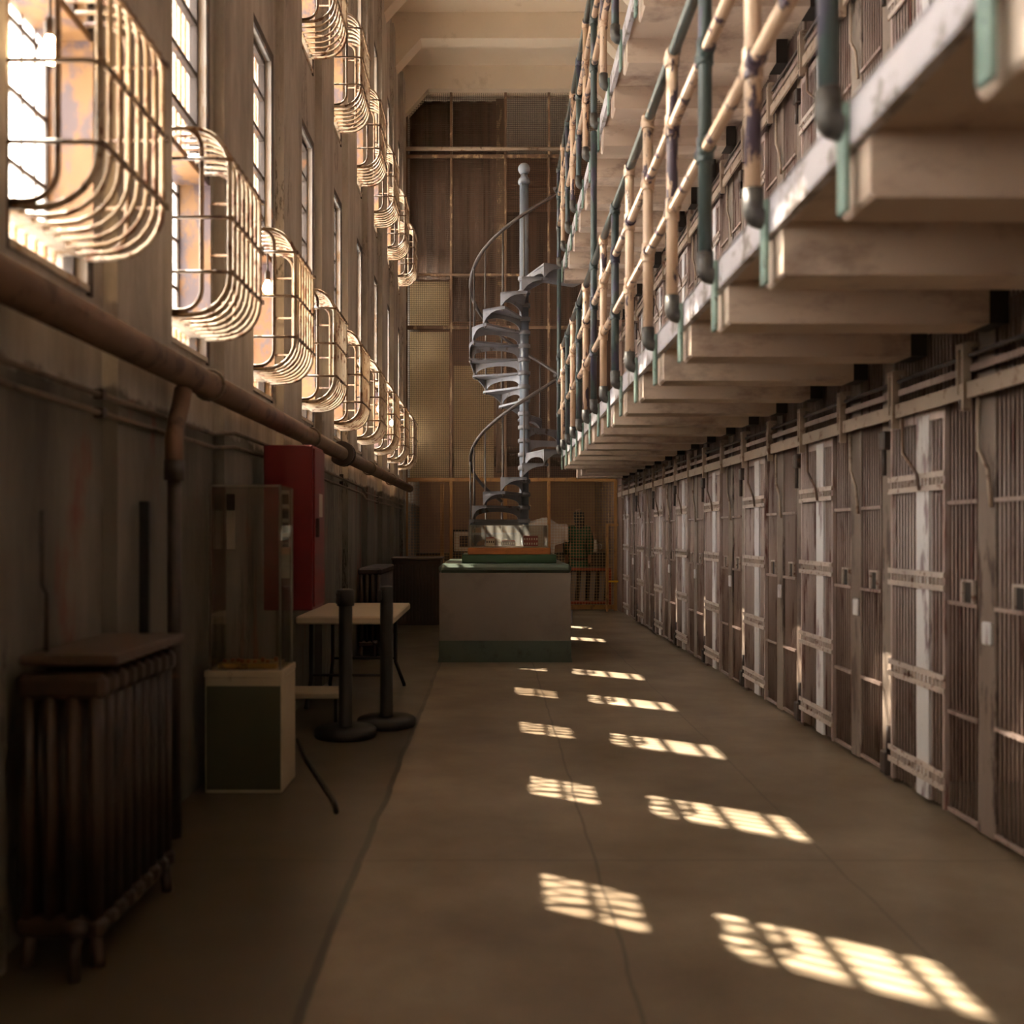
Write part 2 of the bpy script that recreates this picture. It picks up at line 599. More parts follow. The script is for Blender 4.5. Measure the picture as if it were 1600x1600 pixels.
def make_window(far, z0, z1, name, label, hopper=True):
    near = far - WW
    t = thing(name, label, 'window', (XG, near, z0), 'barred windows in the left wall', 'structure')
    zh = z0 + .97          # transom over the hopper
    zl = z0 + .11
    pane_m = M_GLASS if z0 < 4 else M_GRIME
    fr = MB()
    for a, b_ in ((near, near + .03), (far - .03, far)):
        fr.box(XG - .02, XG + .02, a, b_, zh, z1)
        fr.box(XG - .02, XG + .02, a, b_, z0, zl)
    fr.box(XG - .02, XG + .02, near, far, z0, z0 + .025)
    fr.box(XG - .02, XG + .02, near, far, z1 - .04, z1)
    for q in (.2, .4, .6, .8):
        zz = zh + (z1 - zh) * q
        fr.box(XG - .016, XG + .016, near, far, zz - .014, zz + .014)
    fr.build('window_frame', M_WFRAME, t)
    br = MB()
    for i in range(7):
        y = near + .05 + (WW - .1) * (i + .5) / 7
        br.box(XG - .030, XG - .022, y - .011, y + .011, zh, z1)
        br.box(XG - .030, XG - .022, y - .008, y + .008, z0, zl)
    br.build('window_bars', M_WBAR, t)
    pn = MB().box(XG - .004, XG, near + .02, far - .02, zh, z1 - .02)
    pn.box(XG - .004, XG, near + .02, far - .02, z0 + .02, zl)
    pn.build('pane', pane_m, t)
    # recessed hopper light
    MB().bbox(XH - .03, XL + .02, near, far, zh - .035, zh, .004).build('transom', M_RUST, t)
    MB().bbox(XH - .02, XL + .006, near, far, zl, zl + .02, .004).build('hopper_sill', M_JAMB, t)
    hp = MB()
    for a, b_ in ((near, near + .025), (far - .025, far)):
        hp.box(XH - .02, XH + .01, a, b_, zl + .02, zh - .035)
    for q in (.30, .62, .93):
        zz = zl + .02 + (zh - zl - .055) * q
        hp.box(XH - .012, XH + .008, near, far, zz - .009, zz + .009)
    for q in range(1, 6):
        y = near + WW * q / 6
        hp.box(XH - .01, XH + .004, y - .005, y + .005, zl + .02, zh - .035)
    hs = hp.build('hopper_sash', M_WFRAME, t)
    MB().box(XH - .004, XH, near + .02, far - .02, zl + .02, zh - .04).build('sash_pane', M_DIRTY, hs)
    ck = MB()
    ck.box(XH + .01, XL + .03, far - .012, far - .002, zl + .02, zh - .035)
    ck.box(XH + .01, XL + .002, near + .002, near + .010, zl + .02, zh - .035)
    ck.build('cheek_lining', M_RUST, t)
    jb = MB()
    for za, zb in ((zh, z1), (z0, zl)):
        jb.box(XG + .02, XL + .004, far - .006, far + .001, za, zb)
        jb.box(XG + .02, XL + .004, near - .001, near + .006, za, zb)
    jb.box(XG + .02, XL + .012, near, far, z0 - .02, z0 + .006)
    xo = XL - .362
    for xi, za, zb in ((XG - .03, zh, z1), (XG - .03, z0, zl), (XH - .03, zl, zh)):
        jb.box(xo, xi, far - .005, far + .001, za, zb)
        jb.box(xo, xi, near - .001, near + .005, za, zb)
    jb.box(xo, XG - .03, near, far, z0 - .001, z0 + .005)
    jb.box(xo, XG - .03, near, far, z1 - .005, z1 + .001)
    jb.build('jamb_lining', M_JAMB, t)
    ar = MB()
    ar.box(XL - .002, XL + .012, near - .035, near, z0 - .03, z1 + .06)
    ar.box(XL - .002, XL + .012, far, far + .035, z0 - .03, z1 + .06)
    ar.box(XL - .002, XL + .012, near, far, z1, z1 + .06)
    ar.build('casing', M_WFRAME, t)
    return t


wins = []
n = 0
protow = {}
for row, (z0, z1) in enumerate(ROWS):
    for k in WIN_K:
        far = WY0 + WP * k
        if far - WW < YN:
            continue
        n += 1
        rown = ('lower', 'upper')[row]
        if 0 <= k <= 8:
            lab = 'tall barred window of the %s row, %s behind a cage counting from the camera' % (rown, ORD[k])
        else:
            lab = 'tall barred window of the %s row behind the camera side, %s before the first cage' % (rown, ORD[-k - 1])
        if row not in protow:
            protow[row] = (make_window(far, z0, z1, 'window_%d' % n, lab))
        else:
            dup(protow[row], (XG, far - WW, z0), lab, name='window_%d' % n)

# ------------------------------------------------------------------ window guards (curved bar cages)
XF = -1.262        # front of the cage


def make_guard(far, zb, zt):
    near = far - WW
    t = thing('window_guard', '', 'window guard', (XL, near, zb), 'curved bar cages over the windows')
    nb = 8

    def bar(y, xf, rad, rr, zb=zb, zt=zt):
        pts = [(XL - .0, zt)] + arc(xf - rad, zt - rad, rad, PI / 2, 0) + arc(xf - rad, zb + rad, rad, 0, -PI / 2) + [(XL, zb)]
        return MB().tube([(px, y, pz) for px, pz in pts], rr, 6)

    for i in range(nb):
        y = near + .012 + (WW - .024) * i / (nb - 1)
        end = i in (0, nb - 1)
        bar(y, XF, .19, .0125 if end else .0095).build('bent_bar', M_CAGE, t)
    for y in (near + .012, far - .012):
        bar(y, XL + .16, .10, .0115, zb + .02, zt).build('inner_bar', M_CAGEFR, t)
    for zz in (zb + .20, zb + .46, zb + .74):
        e = .012
        xo = XF + .012
        rad = .05
        ct = [(XL, near - e)] + arc(xo - rad, near - e + rad, rad, -PI / 2, 0, 4) + arc(xo - rad, far + e - rad, rad, 0, PI / 2, 4) + [(XL, far + e)]
        st = MB()
        st.tube([(px, py, zz) for px, py in ct], .009, 6)
        for i in range(nb):
            y = near + .012 + (WW - .024) * i / (nb - 1)
            st.box(xo - .004, xo + .01, y - .014, y + .014, zz - .011, zz + .011)
        st.build('strap', M_CAGEFR, t)
    return t


ZB0, ZT0 = 2.395, 3.29
BULBS = (0, 2, 4, 6, 7)
g0 = make_guard(WY0, ZB0, ZT0)
for row in (0, 1):
    for k in range(0, 9):
        if row == 1 and k < 2:
            continue
        far = WY0 + WP * k
        zb = ZB0 + (ROWS[1][0] - ROWS[0][0]) * row
        if row == 0:
            lab = 'rusty cream bar cage over the lower windows, %s from the camera%s' % (ORD[k], ' with a glowing bulb' if k in BULBS else '')
        else:
            lab = 'rusty cream bar cage over the upper windows, %s from the far mesh screen' % ORD[8 - k]
        if row == 0 and k == 0:
            g0['label'] = lab
        else:
            dup(g0, (XL, far - WW, zb), lab)

# light bulbs hanging in some of the lower cages
lb = None
for i, k in enumerate(BULBS):
    far = WY0 + WP * k
    lab = 'glowing bare bulb inside the %s cage of the lower window row' % ORD[k]
    x, y, z = XL + .10, far - WW + .09, 2.93
    if lb is None:
        lb = thing('light_bulb', lab, 'light bulb', (x, y, z), 'bare bulbs in the window cages')
        b_ = MB().lathe([(.004, z - .036), (.018, z - .033), (.029, z - .018), (.033, z), (.029, z + .018), (.016, z + .04), (.013, z + .055)], x, y, 14)
        b_.build('glass_bulb', M_BULB, lb)
        MB().lathe([(.016, z + .05), (.018, z + .06), (.018, z + .10), (.008, z + .115)], x, y, 12).build('socket', M_IRON, lb)
        MB().tube([(x, y, z + .11), (x, y, z + .22), (x - .03, y, z + .25), (XL - .02, y, z + .25)], .006, 6).build('conduit_arm', M_IRON, lb)
    else:
        dup(lb, (x, y, z), lab)

# ------------------------------------------------------------------ galleries
XE = .97           # slab edge
XPOST = .906
JP = .753
Y0P = 4.10
JJ = list(range(-7, 13))
JJ = [j for j in JJ if Y0P + JP * j > YN + .1]
JEND = Y0P + JP * 12


def gallery(zs, name_lab, tier):
    """zs: top of the slab"""
    t = thing('gallery_walkway', name_lab, 'walkway', (XR, 0, zs - .1))
    dk = MB()
    dk.box(XE, XR - .002, YN, .63, zs - .095, zs)
    dk.box(XE, XR + .135, .63, JEND + .10, zs - .095, zs)
    dk.box(1.34, XR - .002, JEND + .10, 16.15, zs - .095, zs)
    dk.build('deck_slab', M_BEAM, t)
    fa = MB()
    fa.box(XE - .013, XE, YN, JEND + .10, zs - .105, zs + .012)
    fa.box(XE - .013, XE + .05, YN, JEND + .10, zs + .004, zs + .016)
    fa.box(XE - .013, XE + .02, YN, JEND + .10, zs - .112, zs - .1)
    fa.build('edge_channel', M_FASCIA, t)
    for j in range(-8, 17):
        y = Y0P + JP * j
        if y > 15.9 or y < YN + .2:
            continue
        xe = XE + .012 if y < JEND + .2 else 1.35
        bm = MB()
        bm.prism([(xe, zs - .095), (xe, zs - .262), (xe + .012, zs - .274), (2.07, zs - .274), (2.07, zs - .095)],
                 lambda u, v, ww: (u, ww, v), y - .10, y + .10)
        bm.build('bracket_beam', M_BEAM, t)
        MB().box(2.07, 2.156, y - .09, y + .09, zs - .27, zs - .095).build('bearing_block', M_DARKBLOCK, t)
    return t


gallery(2.495, 'cream lower gallery walkway cantilevered in front of the ground tier cells', 0)
gallery(5.055, 'cream upper gallery walkway high above the second tier cells', 1)


def railing(zs, lab, tall):
    t = thing('gallery_railing', lab, 'railing', (XPOST, 0, zs))
    zr = (zs + 1.265, zs + .905, zs + .485)
    for i, z in enumerate(zr):
        MB().tube([(XPOST, YN + .1, z), (XPOST, JEND + .1, z)], (.029, .027, .027)[i], 10).build(('top_rail', 'mid_rail', 'mid_rail')[i], (M_RAILG, M_POSTC, M_POSTC)[i], t)
    for j in JJ:
        y = Y0P + JP * j
        jj = j % 6
        green = jj in (0, 4) or (j > 7 and j % 2 == 0)
        top = (zs + 2.45) if (tall and jj == 0) else zr[0]
        m = M_POSTG if green else M_POSTC
        po = MB().tube([(XPOST, y, zs - .02), (XPOST, y, top)], .0295, 10).build('post', m, t)
        for z in zr:
            co = MB()
            co.tube([(XPOST, y, z - .055), (XPOST, y, z - .045), (XPOST, y, z + .02 if z == zr[0] else z + .055)], .037, 10)
            co.tube([(XPOST, y - .06, z), (XPOST, y + .06, z)], .036, 10)
            co.build('tee_fitting', M_POSTG if green else M_POSTC, po)
        a = [(XPOST, y, zs + .05), (XPOST, y, zs - .02)]
        a += [(XPOST + .03 - .03 * math.cos(q), y, zs - .02 - .03 * math.sin(q)) for q in (PI / 6, PI / 3, PI / 2)]
        a += [(XPOST + .034, y, zs - .05)]
        MB().tube(a, .037, 10).build('elbow', M_ELBOW, po)
        sb = MB().bbox(XE - .032, XE - .014, y - .028, y + .028, zs - .285, zs + .01, .004)
        sb.build('side_strap', M_STRAP, po)
        if tall and jj == 0:
            pass
    return t


railing(2.495, 'cream and green pipe railing along the lower gallery', True)
railing(5.055, 'cream and green pipe railing along the upper gallery', False)

# ------------------------------------------------------------------ cell fronts
def make_door():
    """far edge at y=0, face at x=XR; origin at (XR,0,0)"""
    t = thing('cell_door', '', 'cell door', (XR, 0, 0), 'sliding cell doors')
    x = XR - .018
    W = .62
    fr = MB()
    for a in (-W, -.022):
        fr.box(x - .012, x + .012, a, a + .022, .03, 1.95)
    fr.box(x - .010, x + .010, -W, 0, 1.90, 1.95)
    fr.build('door_frame', M_DOOR, t)
    br = MB()
    for i in range(16):
        y = -.038 - i * .0362
        if -.46 < y < -.315:
            continue
        br.tube([(x, y, .04), (x, y, 1.93)], .0054, 6)
    br.build('bars', M_DOOR, t)
    MB().box(x - .014, x + .004, -.455, -.32, .035, 1.93).build('lock_plate', M_PLATE, t)
    for z in (1.60, 1.115, .627, .165):
        st = MB()
        st.box(x - .024, x - .014, -W - .01, .012, z - .045, z - .018)
        st.box(x - .024, x - .014, -W - .01, .012, z + .018, z + .045)
        for i in range(15):
            y = -.03 - i * .04
            st.box(x - .022, x - .008, y - .006, y + .006, z - .02, z + .02)
        st.build('strap', M_STRAPC, t)
    MB().tube([(x - .035, -.20, 1.96), (x - .035, -.20, 1.82), (x - .04, -.22, 1.76), (x - .04, -.38, 1.64), (x - .03, -.385, 1.56)], .008, 6).build('locking_lever', M_PIPE, t)
    return t


def make_grille():
    """fixed part beside the door: pane A, flat post, pane B, pillar; y=0 is the far edge of the door"""
    t = thing('cell_grille', '', 'cell front', (XR, -.62, 0), 'fixed barred cell fronts')
    x = XR
    a0, a1, c1, b1, p1 = -.626, -.905, -1.053, -1.35, -1.505

    def pane(y1, y0, slot):
        br = MB()
        nbar = int((y1 - y0) / .0365)
        for i in range(nbar + 1):
            y = y0 + .012 + (y1 - y0 - .024) * i / nbar
            br.tube([(x, y, .03), (x, y, 2.385)], .0056, 6)
        o = br.build('bars', M_BARS, t)
        for z in (1.49, 1.02, .505, .045):
            MB().box(x - .022, x - .004, y0, y1, z - .009, z + .009).build('cross_bar', M_BARS, t)
        fs = MB()
        yc = slot
        fs.box(x - .026, x - .008, yc - .055, yc - .044, 1.03, 1.13)
        fs.box(x - .026, x - .008, yc + .044, yc + .055, 1.03, 1.13)
        fs.box(x - .026, x - .008, yc - .055, yc + .055, 1.125, 1.136)
        s_ = fs.build('food_slot', M_STRAPC, t)
        MB().box(x - .013, x - .010, yc - .046, yc + .046, 1.03, 1.128).build('slot_shade_fill', M_DARKBLOCK, s_)  # dark plate stands in for the shade inside the open slot

    pane(a0, a1, a1 + .085)
    pane(c1, b1, b1 + .095)
    # the door leaf closes against bars set above it
    ub = MB()
    for i in range(17):
        y = -.02 - i * .0362
        ub.tube([(x + .01, y, 1.965), (x + .01, y, 2.385)], .0056, 6)
    ub.build('overdoor_bars', M_BARS, t)
    MB().bbox(x - .018, x + .01, c1, a1, .02, 2.385, .004).build('flat_post', M_PILLAR, t)
    MB().bbox(x - .012, x + .13, p1, b1, .0, 2.385, .006).build('pillar', M_PILLAR, t)
    lk = MB().bbox(x - .06, x - .012, p1 + .022, p1 + .09, 1.80, 1.90, .008)
    lk.tube([(x - .045, p1 + .05, 1.66), (x - .045, p1 + .05, 1.80)], .014, 8)
    lk.build('lock_box', M_IRON, t)
    lk = MB().bbox(x - .05, x - .012, p1 + .022, p1 + .10, .03, .16, .008)
    lk.tube([(x - .03, p1 + .03, .16), (x - .03, p1 + .03, .30)], .012, 8)
    lk.build('floor_latch', M_IRON, t)
    MB().tube([(x - .04, c1 + .10, 1.95), (x - .04, c1 + .10, 1.72), (x - .04, c1 + .02, 1.62), (x - .03, c1 + .01, 1.46)], .009, 6).build('link_rod', M_TRACK, t)
    MB().bbox(x - .035, x - .017, c1 + .015, c1 + .085, .86, .96, .006).build('keeper_plate', M_PLATE, t)
    return t


d0 = make_door()
gr0 = make_grille()
TIERS = ((0.0, 'ground tier'), (2.56, 'second tier'))
first = True
for tz, tn in TIERS:
    for k in range(-1, 8):
        y = CELL0 + CP * k
        if k < 0:
            dl = 'barred sliding cell door of the %s beside the camera' % tn
            gl = 'fixed barred cell front of the %s beside the camera' % tn
        else:
            dl = 'pale barred sliding cell door of the %s, %s from the far mesh screen' % (tn, ORD[7 - k])
            gl = 'brown fixed barred cell front of the %s, %s from the far mesh screen' % (tn, ORD[7 - k])
        if first:
            d0.location, gr0.location = (XR, y, tz), (XR, y - .62, tz)
            d0['label'], gr0['label'] = dl, gl
            first = False
        else:
            dup(d0, (XR, y, tz), dl)
            dup(gr0, (XR, y - .62, tz), gl)

for tz, tn in TIERS:
    t = thing('door_track', 'cream steel door track with paired brackets above the %s cell doors' % tn, 'door track', (XR, 0, tz + 1.98))
    MB().box(2.098, 2.114, .7, 16.15, tz + 1.945, tz + 2.015).build('track_rail', M_TRACK, t)
    MB().tube([(2.115, .7, tz + 2.135), (2.115, 16.15, tz + 2.135)], .011, 6).build('locking_bar', M_IRON, t)
    MB().box(2.112, 2.122, .7, 16.15, tz + 2.06, tz + 2.09).build('shift_bar', M_BARS, t)
    for j in range(-4, 16):
        y = 4.25 + JP * j
        if y < .8 or y > 16:
            continue
        b_ = MB()
        b_.box(2.082, 2.12, y, y + .018, tz + 1.89, tz + 2.19)
        b_.box(2.092, 2.13, y + .072, y + .086, tz + 1.97, tz + 2.17)
        b_.box(2.092, 2.15, y - .005, y + .09, tz + 2.17, tz + 2.195)
        br = b_.build('bracket', M_TRACK, t)
        MB().tube([(2.106, y + .055, tz + 1.90), (2.106, y + .055, tz + 1.944)], .018, 8).build('roller', M_IRON, br)

# ------------------------------------------------------------------ pipes on the left wall
XPI = -1.405
t = thing('steam_pipe', 'thick brown steam pipe running along the left wall under the windows', 'pipe', (XPI, 0, 2.07))
MB().tube([(XPI, YN + .1, 2.07), (XPI, 16.2, 2.09)], .066, 16).build('pipe_run', M_PIPE, t)
for y in (8.9, 9.02):
    MB().tube([(XPI, y, 2.085), (XPI, y + .05, 2.085)], .115, 18).build('flange', M_IRON, t)
for y in (4.75, 7.4, 10.9, 13.2):
    MB().tube([(XPI + .075 * math.cos(a), y, 2.08 + .075 * math.sin(a)) for a in [2 * PI * i / 16 for i in range(17)]], .008, 5).build('hanger_ring', M_CONDUIT, t)
    MB().box(XL + .06, XPI - .05, y - .012, y + .012, 2.08 - .006, 2.08 + .006).build('wall_bracket', M_IRON, t)
pr = thing('riser_pipe', 'dark riser pipe elbowed down from the steam pipe before the acrylic case', 'pipe', (-1.43, 4.25, 0))
MB().tube([(XPI, 4.36, 2.0), (-1.41, 4.34, 1.93), (-1.41, 4.28, 1.84), (-1.41, 4.25, 1.76), (-1.41, 4.25, 1.60)], .04, 10).build('branch_elbow', M_PIPE, pr)
MB().tube([(-1.41, 4.25, 1.66), (-1.41, 4.25, .0)], .03, 10).build('riser', M_IRON, pr)
MB().tube([(-1.41, 4.25, 1.58), (-1.41, 4.25, 1.67)], .044, 10).build('coupling', M_IRON, pr)
for i, (z, lab) in enumerate(((1.87, 'upper thin conduit along the left wall below the steam pipe'), (1.80, 'lower thin conduit along the left wall below the steam pipe'))):
    x = XL + .078
    t = thing('conduit', lab, 'conduit', (x, 0, z), 'conduits below the steam pipe')
    pts = [(x, YN + .1, z), (x, 5.1, z), (x, 5.5, z + .05 - .01 * i), (x, 6.3, z + .05 - .01 * i), (x, 10.9, z - .01), (x, 11.2, z - .06), (x, 15.8, z - .06)]
    MB().tube(pts, .012, 7).build('tube_run', M_CONDUIT, t)
    for y in (3.62, 7.9, 9.4, 12.3):
        MB().box(XL + .058, x + .016, y - .018, y + .018, z - .02 + (.03 if y < 10 and y > 6 else (-.06 if y > 11 else 0)), z + .02 + (.03 if y < 10 and y > 6 else (-.06 if y > 11 else 0))).build('clip', M_IRON, t)
t = thing('hanging_rod', 'thin dark rod standing on the wall behind the nearest radiator', 'rod', (-1.47, 3.3, 1.0))
MB().tube([(-1.45, 3.12, .95), (-1.45, 3.12, 1.15), (-1.455, 3.10, 1.18), (-1.455, 3.10, 1.42)], .008, 6).build('rod', M_IRON, t)
t = thing('wall_post', 'slim black post standing against the left wall beside the acrylic case', 'post', (-1.455, 4.0, 0))
MB().bbox(-1.475, -1.435, 4.0, 4.03, 0, 1.48, .003).build('post', M_BLACK, t)

# ------------------------------------------------------------------ radiators
def make_radiator(x0, x1, y0, y1, h, lab, shelf):
    t = thing('radiator', lab, 'radiator', ((x0 + x1) / 2, (y0 + y1) / 2, 0), 'cast iron radiators on the left wall')
    ns = max(3, int((y1 - y0) / .075))
    for i in range(ns):
        y = y0 + (y1 - y0) * (i + .5) / ns
        s_ = MB()
        nc = 4
        for q in range(nc):
            x = x0 + .035 + (x1 - x0 - .07) * q / (nc - 1)
            s_.tube([(x, y, .12), (x, y, h - .06)], .024, 8)
        s_.bbox(x0, x1, y - .03, y + .03, h - .10, h - .02, .02)
        s_.bbox(x0, x1, y - .03, y + .03, .09, .16, .02)
        if i in (0, ns - 1):
            s_.tube([(x0 + .04, y, .12), (x0 + .03, y, .02), (x0 + .03, y, 0)], .022, 8)
            s_.tube([(x1 - .04, y, .12), (x1 - .03, y, .02), (x1 - .03, y, 0)], .022, 8)
        s_.build('section', M_RAD, t)
    if shelf:
        MB().bbox(x0 - .01, x1 + .02, y0 + .06, y1 + .02, h, h + .035, .008).build('top_board', M_RADTOP, t)
    MB().tube([(x1 - .06, y0 - .06, .0), (x1 - .06, y0 - .06, .10), (x1 - .06, y0 - .03, .13), (x1 - .06, y0 + .02, .13)], .018, 8).build('supply_pipe', M_IRON, t)
    MB().lathe([(.012, .13), (.03, .14), (.03, .17), (.012, .18)], x1 - .06, y0 - .055, 10).build('valve', M_IRON, t)
    return t


make_radiator(-1.48, -1.20, 2.95, 3.66, .93, 'large dark cast iron radiator in the near left corner of the picture', True)
make_radiator(-1.48, -1.22, 10.5, 11.9, .98, 'dark cast iron radiator beyond the white table near the mesh screen', False)
t = thing('slatted_cabinet', 'dark brown slatted cabinet against the left wall behind the pedestal', 'cabinet', (-1.1, 14.3, 0))
MB().bbox(-1.47, -.76, 14.0, 14.7, .0, .95, .01).build('carcass', M_RAD, t)
sl = MB()
for i in range(14):
    x = -1.44 + i * .05
    sl.box(x, x + .022, 13.98, 14.0, .06, .88)
sl.build('slats', M_IRON, t)
MB().bbox(-1.48, -.74, 13.97, 14.72, .95, .985, .006).build('top', M_RADTOP, t)

# ------------------------------------------------------------------ low exhibit case on the left
t = thing('exhibit_case', 'low olive and cream exhibit case with a clear acrylic cover by the left wall', 'display case', (-1.27, 5.1, 0))
MB().bbox(-1.49, -1.09, 4.97, 5.30, .0, .60, .004).build('body', M_CABWHITE, t)
MB().box(-1.48, -1.098, 4.962, 4.972, .02, .555).build('front_panel', M_OLIVE, t)
MB().bbox(-1.492, -1.088, 4.958, 5.305, .60, .635, .004).build('top_edge', M_CABWHITE, t)
ac = MB()
x0, x1, y0, y1, z0, z1 = -1.47, -1.10, 4.98, 5.28, .635, 1.59
ac.box(x0, x1, y0, y0 + .006, z0, z1).box(x0, x1, y1 - .006, y1, z0, z1)
ac.box(x0, x0 + .006, y0 + .006, y1 - .006, z0, z1).box(x1 - .006, x1, y0 + .006, y1 - .006, z0, z1)
ac.box(x0, x1, y0, y1, z1, z1 + .006)
ac.build('acrylic_cover', M_ACRYL, t)
e = MB()
for (xa, ya) in ((x0, y0), (x1 - .008, y0), (x1 - .008, y1 - .008)):
    e.box(xa - .001, xa + .009, ya - .001, ya + .009, z0, z1)
e.box(x0, x1, y0 - .001, y0 + .008, z1 - .002, z1 + .008)
e.build('acrylic_edge_highlight', M_ACRYLE, t)
tr = thing('specimen_tray', 'shallow yellow tray of small brown pieces inside the low exhibit case', 'tray', (-1.28, 5.1, .635))
MB().bbox(-1.44, -1.13, 5.02, 5.22, .636, .662, .004).build('tray', paint('tray_yellow', lin(176, 140, 60), lin(110, 80, 40), 16, 1, .52, .6), tr)
for i in range(9):
    x, y = -1.42 + .033 * i, 5.06 + .1 * random.random()
    tag(MB().bbox(x - .009, x + .009, y - .012, y + .012, .6625, .675 + .012 * random.random(), .003).build('specimen', M_WOOD),
        'small brown specimen lying in the yellow tray of the exhibit case', 'specimen', 'specimens in the yellow tray')
t = thing('reflection_strip', 'tall white reflection built as a strip at the left inside the acrylic cover', 'card', (-1.44, 5.2, 1.2))
MB().box(-1.452, -1.412, 5.245, 5.252, 1.26, 1.47).build('card', M_PAPER, t)  # white strip stands in for a reflection in the acrylic
MB().box(-1.455, -1.409, 5.243, 5.247, 1.47, 1.56).build('dark_top', M_FIGD, t)
t = thing('photo_card', 'narrow card of small dark photographs at the right inside the acrylic cover', 'card', (-1.13, 5.2, 1.3))
MB().box(-1.155, -1.112, 5.25, 5.256, 1.10, 1.58).build('card', M_PAPER, t)
pc = MB()
for i in range(4):
    z = 1.27 + i * .078
    pc.box(-1.151, -1.116, 5.246, 5.25, z, z + .055)
pc.build('photographs', M_FIGD, t)

# ------------------------------------------------------------------ red cabinet
t = thing('hose_cabinet', 'dark red steel fire hose cabinet projecting from the left wall', 'cabinet', (-1.32, 6.2, .86))
MB().bbox(-1.44, -1.134, 6.03, 6.42, .86, 1.90, .006).build('cabinet_body', M_RED, t)
dd = MB().bbox(-1.134, -1.122, 6.05, 6.40, .88, 1.88, .004).build('door', M_RED, t)
MB().bbox(-1.122, -1.10, 6.08, 6.10, 1.32, 1.44, .004).build('handle', M_IRON, dd)
MB().box(-1.1225, -1.1205, 6.2, 6.32, 1.45, 1.6).build('notice', M_PAPER, dd)

# ------------------------------------------------------------------ white table
t = thing('folding_table', 'white topped folding table with black legs beside the left wall', 'table', (-1.12, 7.9, 0))
MB().bbox(-1.48, -.74, 7.2, 8.6, .66, .72, .012).build('tabletop', M_TABLE, t)
for (x, y) in ((-1.40, 7.4), (-.85, 7.4), (-1.40, 8.4), (-.85, 8.4)):
    sgn = -1 if y < 8 else 1
    MB().tube([(x, y, .66), (x, y, .22), (x + (.07 if x > -1.1 else -.03), y + .03 * sgn, .02), (x + (.07 if x > -1.1 else -.03), y + .05 * sgn, 0)], .016, 8).build('leg', M_BLACK, t)
for y in (7.4, 8.4):
    MB().tube([(-1.40, y, .25), (-.85, y, .25)], .011, 6).build('stretcher', M_BLACK, t)
t = thing('folding_bench', 'low grey bench in front of the white table', 'bench', (-1.27, 6.75, 0))
MB().bbox(-1.48, -1.05, 6.62, 6.92, .20, .245, .01).build('seat', M_CABWHITE, t)
for (x, y) in ((-1.45, 6.66), (-1.09, 6.66), (-1.45, 6.88), (-1.09, 6.88)):
    MB().tube([(x, y, .20), (x, y, 0)], .012, 6).build('leg', M_BLACK, t)

# ------------------------------------------------------------------ stanchions
def stanchion(x, y, lab, head):
    t = thing('stanchion', lab, 'stanchion', (x, y, 0), 'black belt barrier posts')
    MB().lathe([(.20, 0), (.205, .01), (.205, .045), (.19, .06), (.06, .066)], x, y, 28).build('base', M_BLACK, t)
    MB().lathe([(.05, .06), (.045, .08), (.045, .90), (.045, .93)], x, y, 18).build('post', M_BELT, t)
    hd = MB().lathe([(.045, .86), (head, .865), (head, .965), (.04, .975)], x, y, 18).build('belt_head', M_BELT, t)
    MB().box(x - .055, x - .03, y - head - .004, y - head + .02, .88, .95).build('belt_clip', M_BLACK, hd)


stanchion(-.977, 6.37, 'black barrier post with a wide head, nearer one in front of the white table', .058)
stanchion(-.744, 6.72, 'black barrier post at the corner of the white table, farther and to the right', .046)
t = thing('floor_cable', 'black cable lying across the dark floor strip beside the exhibit case', 'cable', (-1.0, 5.4, 0))
MB().tube([(-1.26, 6.2, .012), (-1.08, 5.6, .012), (-.9, 5.1, .012), (-.78, 4.75, .012), (-.75, 4.6, .012)], .012, 8).build('cable_run', M_BLACK, t)

# ------------------------------------------------------------------ pedestal with model
t = thing('pedestal', 'big grey pedestal block with green painted top and base bands', 'pedestal', (.13, 11.0, 0))
px0, px1, py0, py1 = -.56, .815, 9.98, 12.1
MB().box(px0 + .004, px1 - .004, py0 + .004, py1 - .004, .225, .93).build('body', M_PED, t)
pb = MB().prism([(px0 - .012, 0), (px0, .06), (px0, .225), (px1, .225), (px1, .06), (px1 + .012, 0)], lambda u, v, ww: (u, ww, v), py0 - .003, py1)
pb.build('base_band', M_PEDBASE, t)
MB().bbox(px0 - .004, px1 + .004, py0 - .004, py1 + .004, .93, 1.017, .03).build('top_slab', M_PEDG, t)
t = thing('model_case', 'green and wood based island model under a clear acrylic cover on the pedestal', 'display case', (.18, 10.9, 1.017))
MB().bbox(-.335, .69, 10.42, 11.4, 1.0175, 1.11, .004).build('green_base', M_MODELG, t)
MB().bbox(-.27, .63, 10.42, 11.3, 1.111, 1.185, .006).build('wood_base', M_WOOD, t)
te = MB()
nx, ny = 26, 20
vs, fs = [], []
for i in range(nx + 1):
    for j in range(ny + 1):
        u, v = i / nx, j / ny
        bump = max(0, math.sin(PI * u)) ** .6 * max(0, math.sin(PI * v)) ** .6
        vs.append((-.24 + .84 * u, 10.48 + .72 * v, 1.186 + .009 * bump + .003 * bump * math.sin(9 * u + 3) * math.cos(7 * v)))
for i in range(nx):
    for j in range(ny):
        a = i * (ny + 1) + j
        fs.append((a, a + 1, a + ny + 2, a + ny + 1))
te.add(vs, fs, True)
te.build('model_ground', M_TERR, t)
ac = MB()
x0, x1, y0, y1, z0, z1 = -.265, .60, 10.43, 11.28, 1.186, 1.425
ac.box(x0, x1, y0, y0 + .005, z0, z1).box(x0, x1, y1 - .005, y1, z0, z1)
ac.box(x0, x0 + .005, y0 + .005, y1 - .005, z0, z1).box(x1 - .005, x1, y0 + .005, y1 - .005, z0, z1)
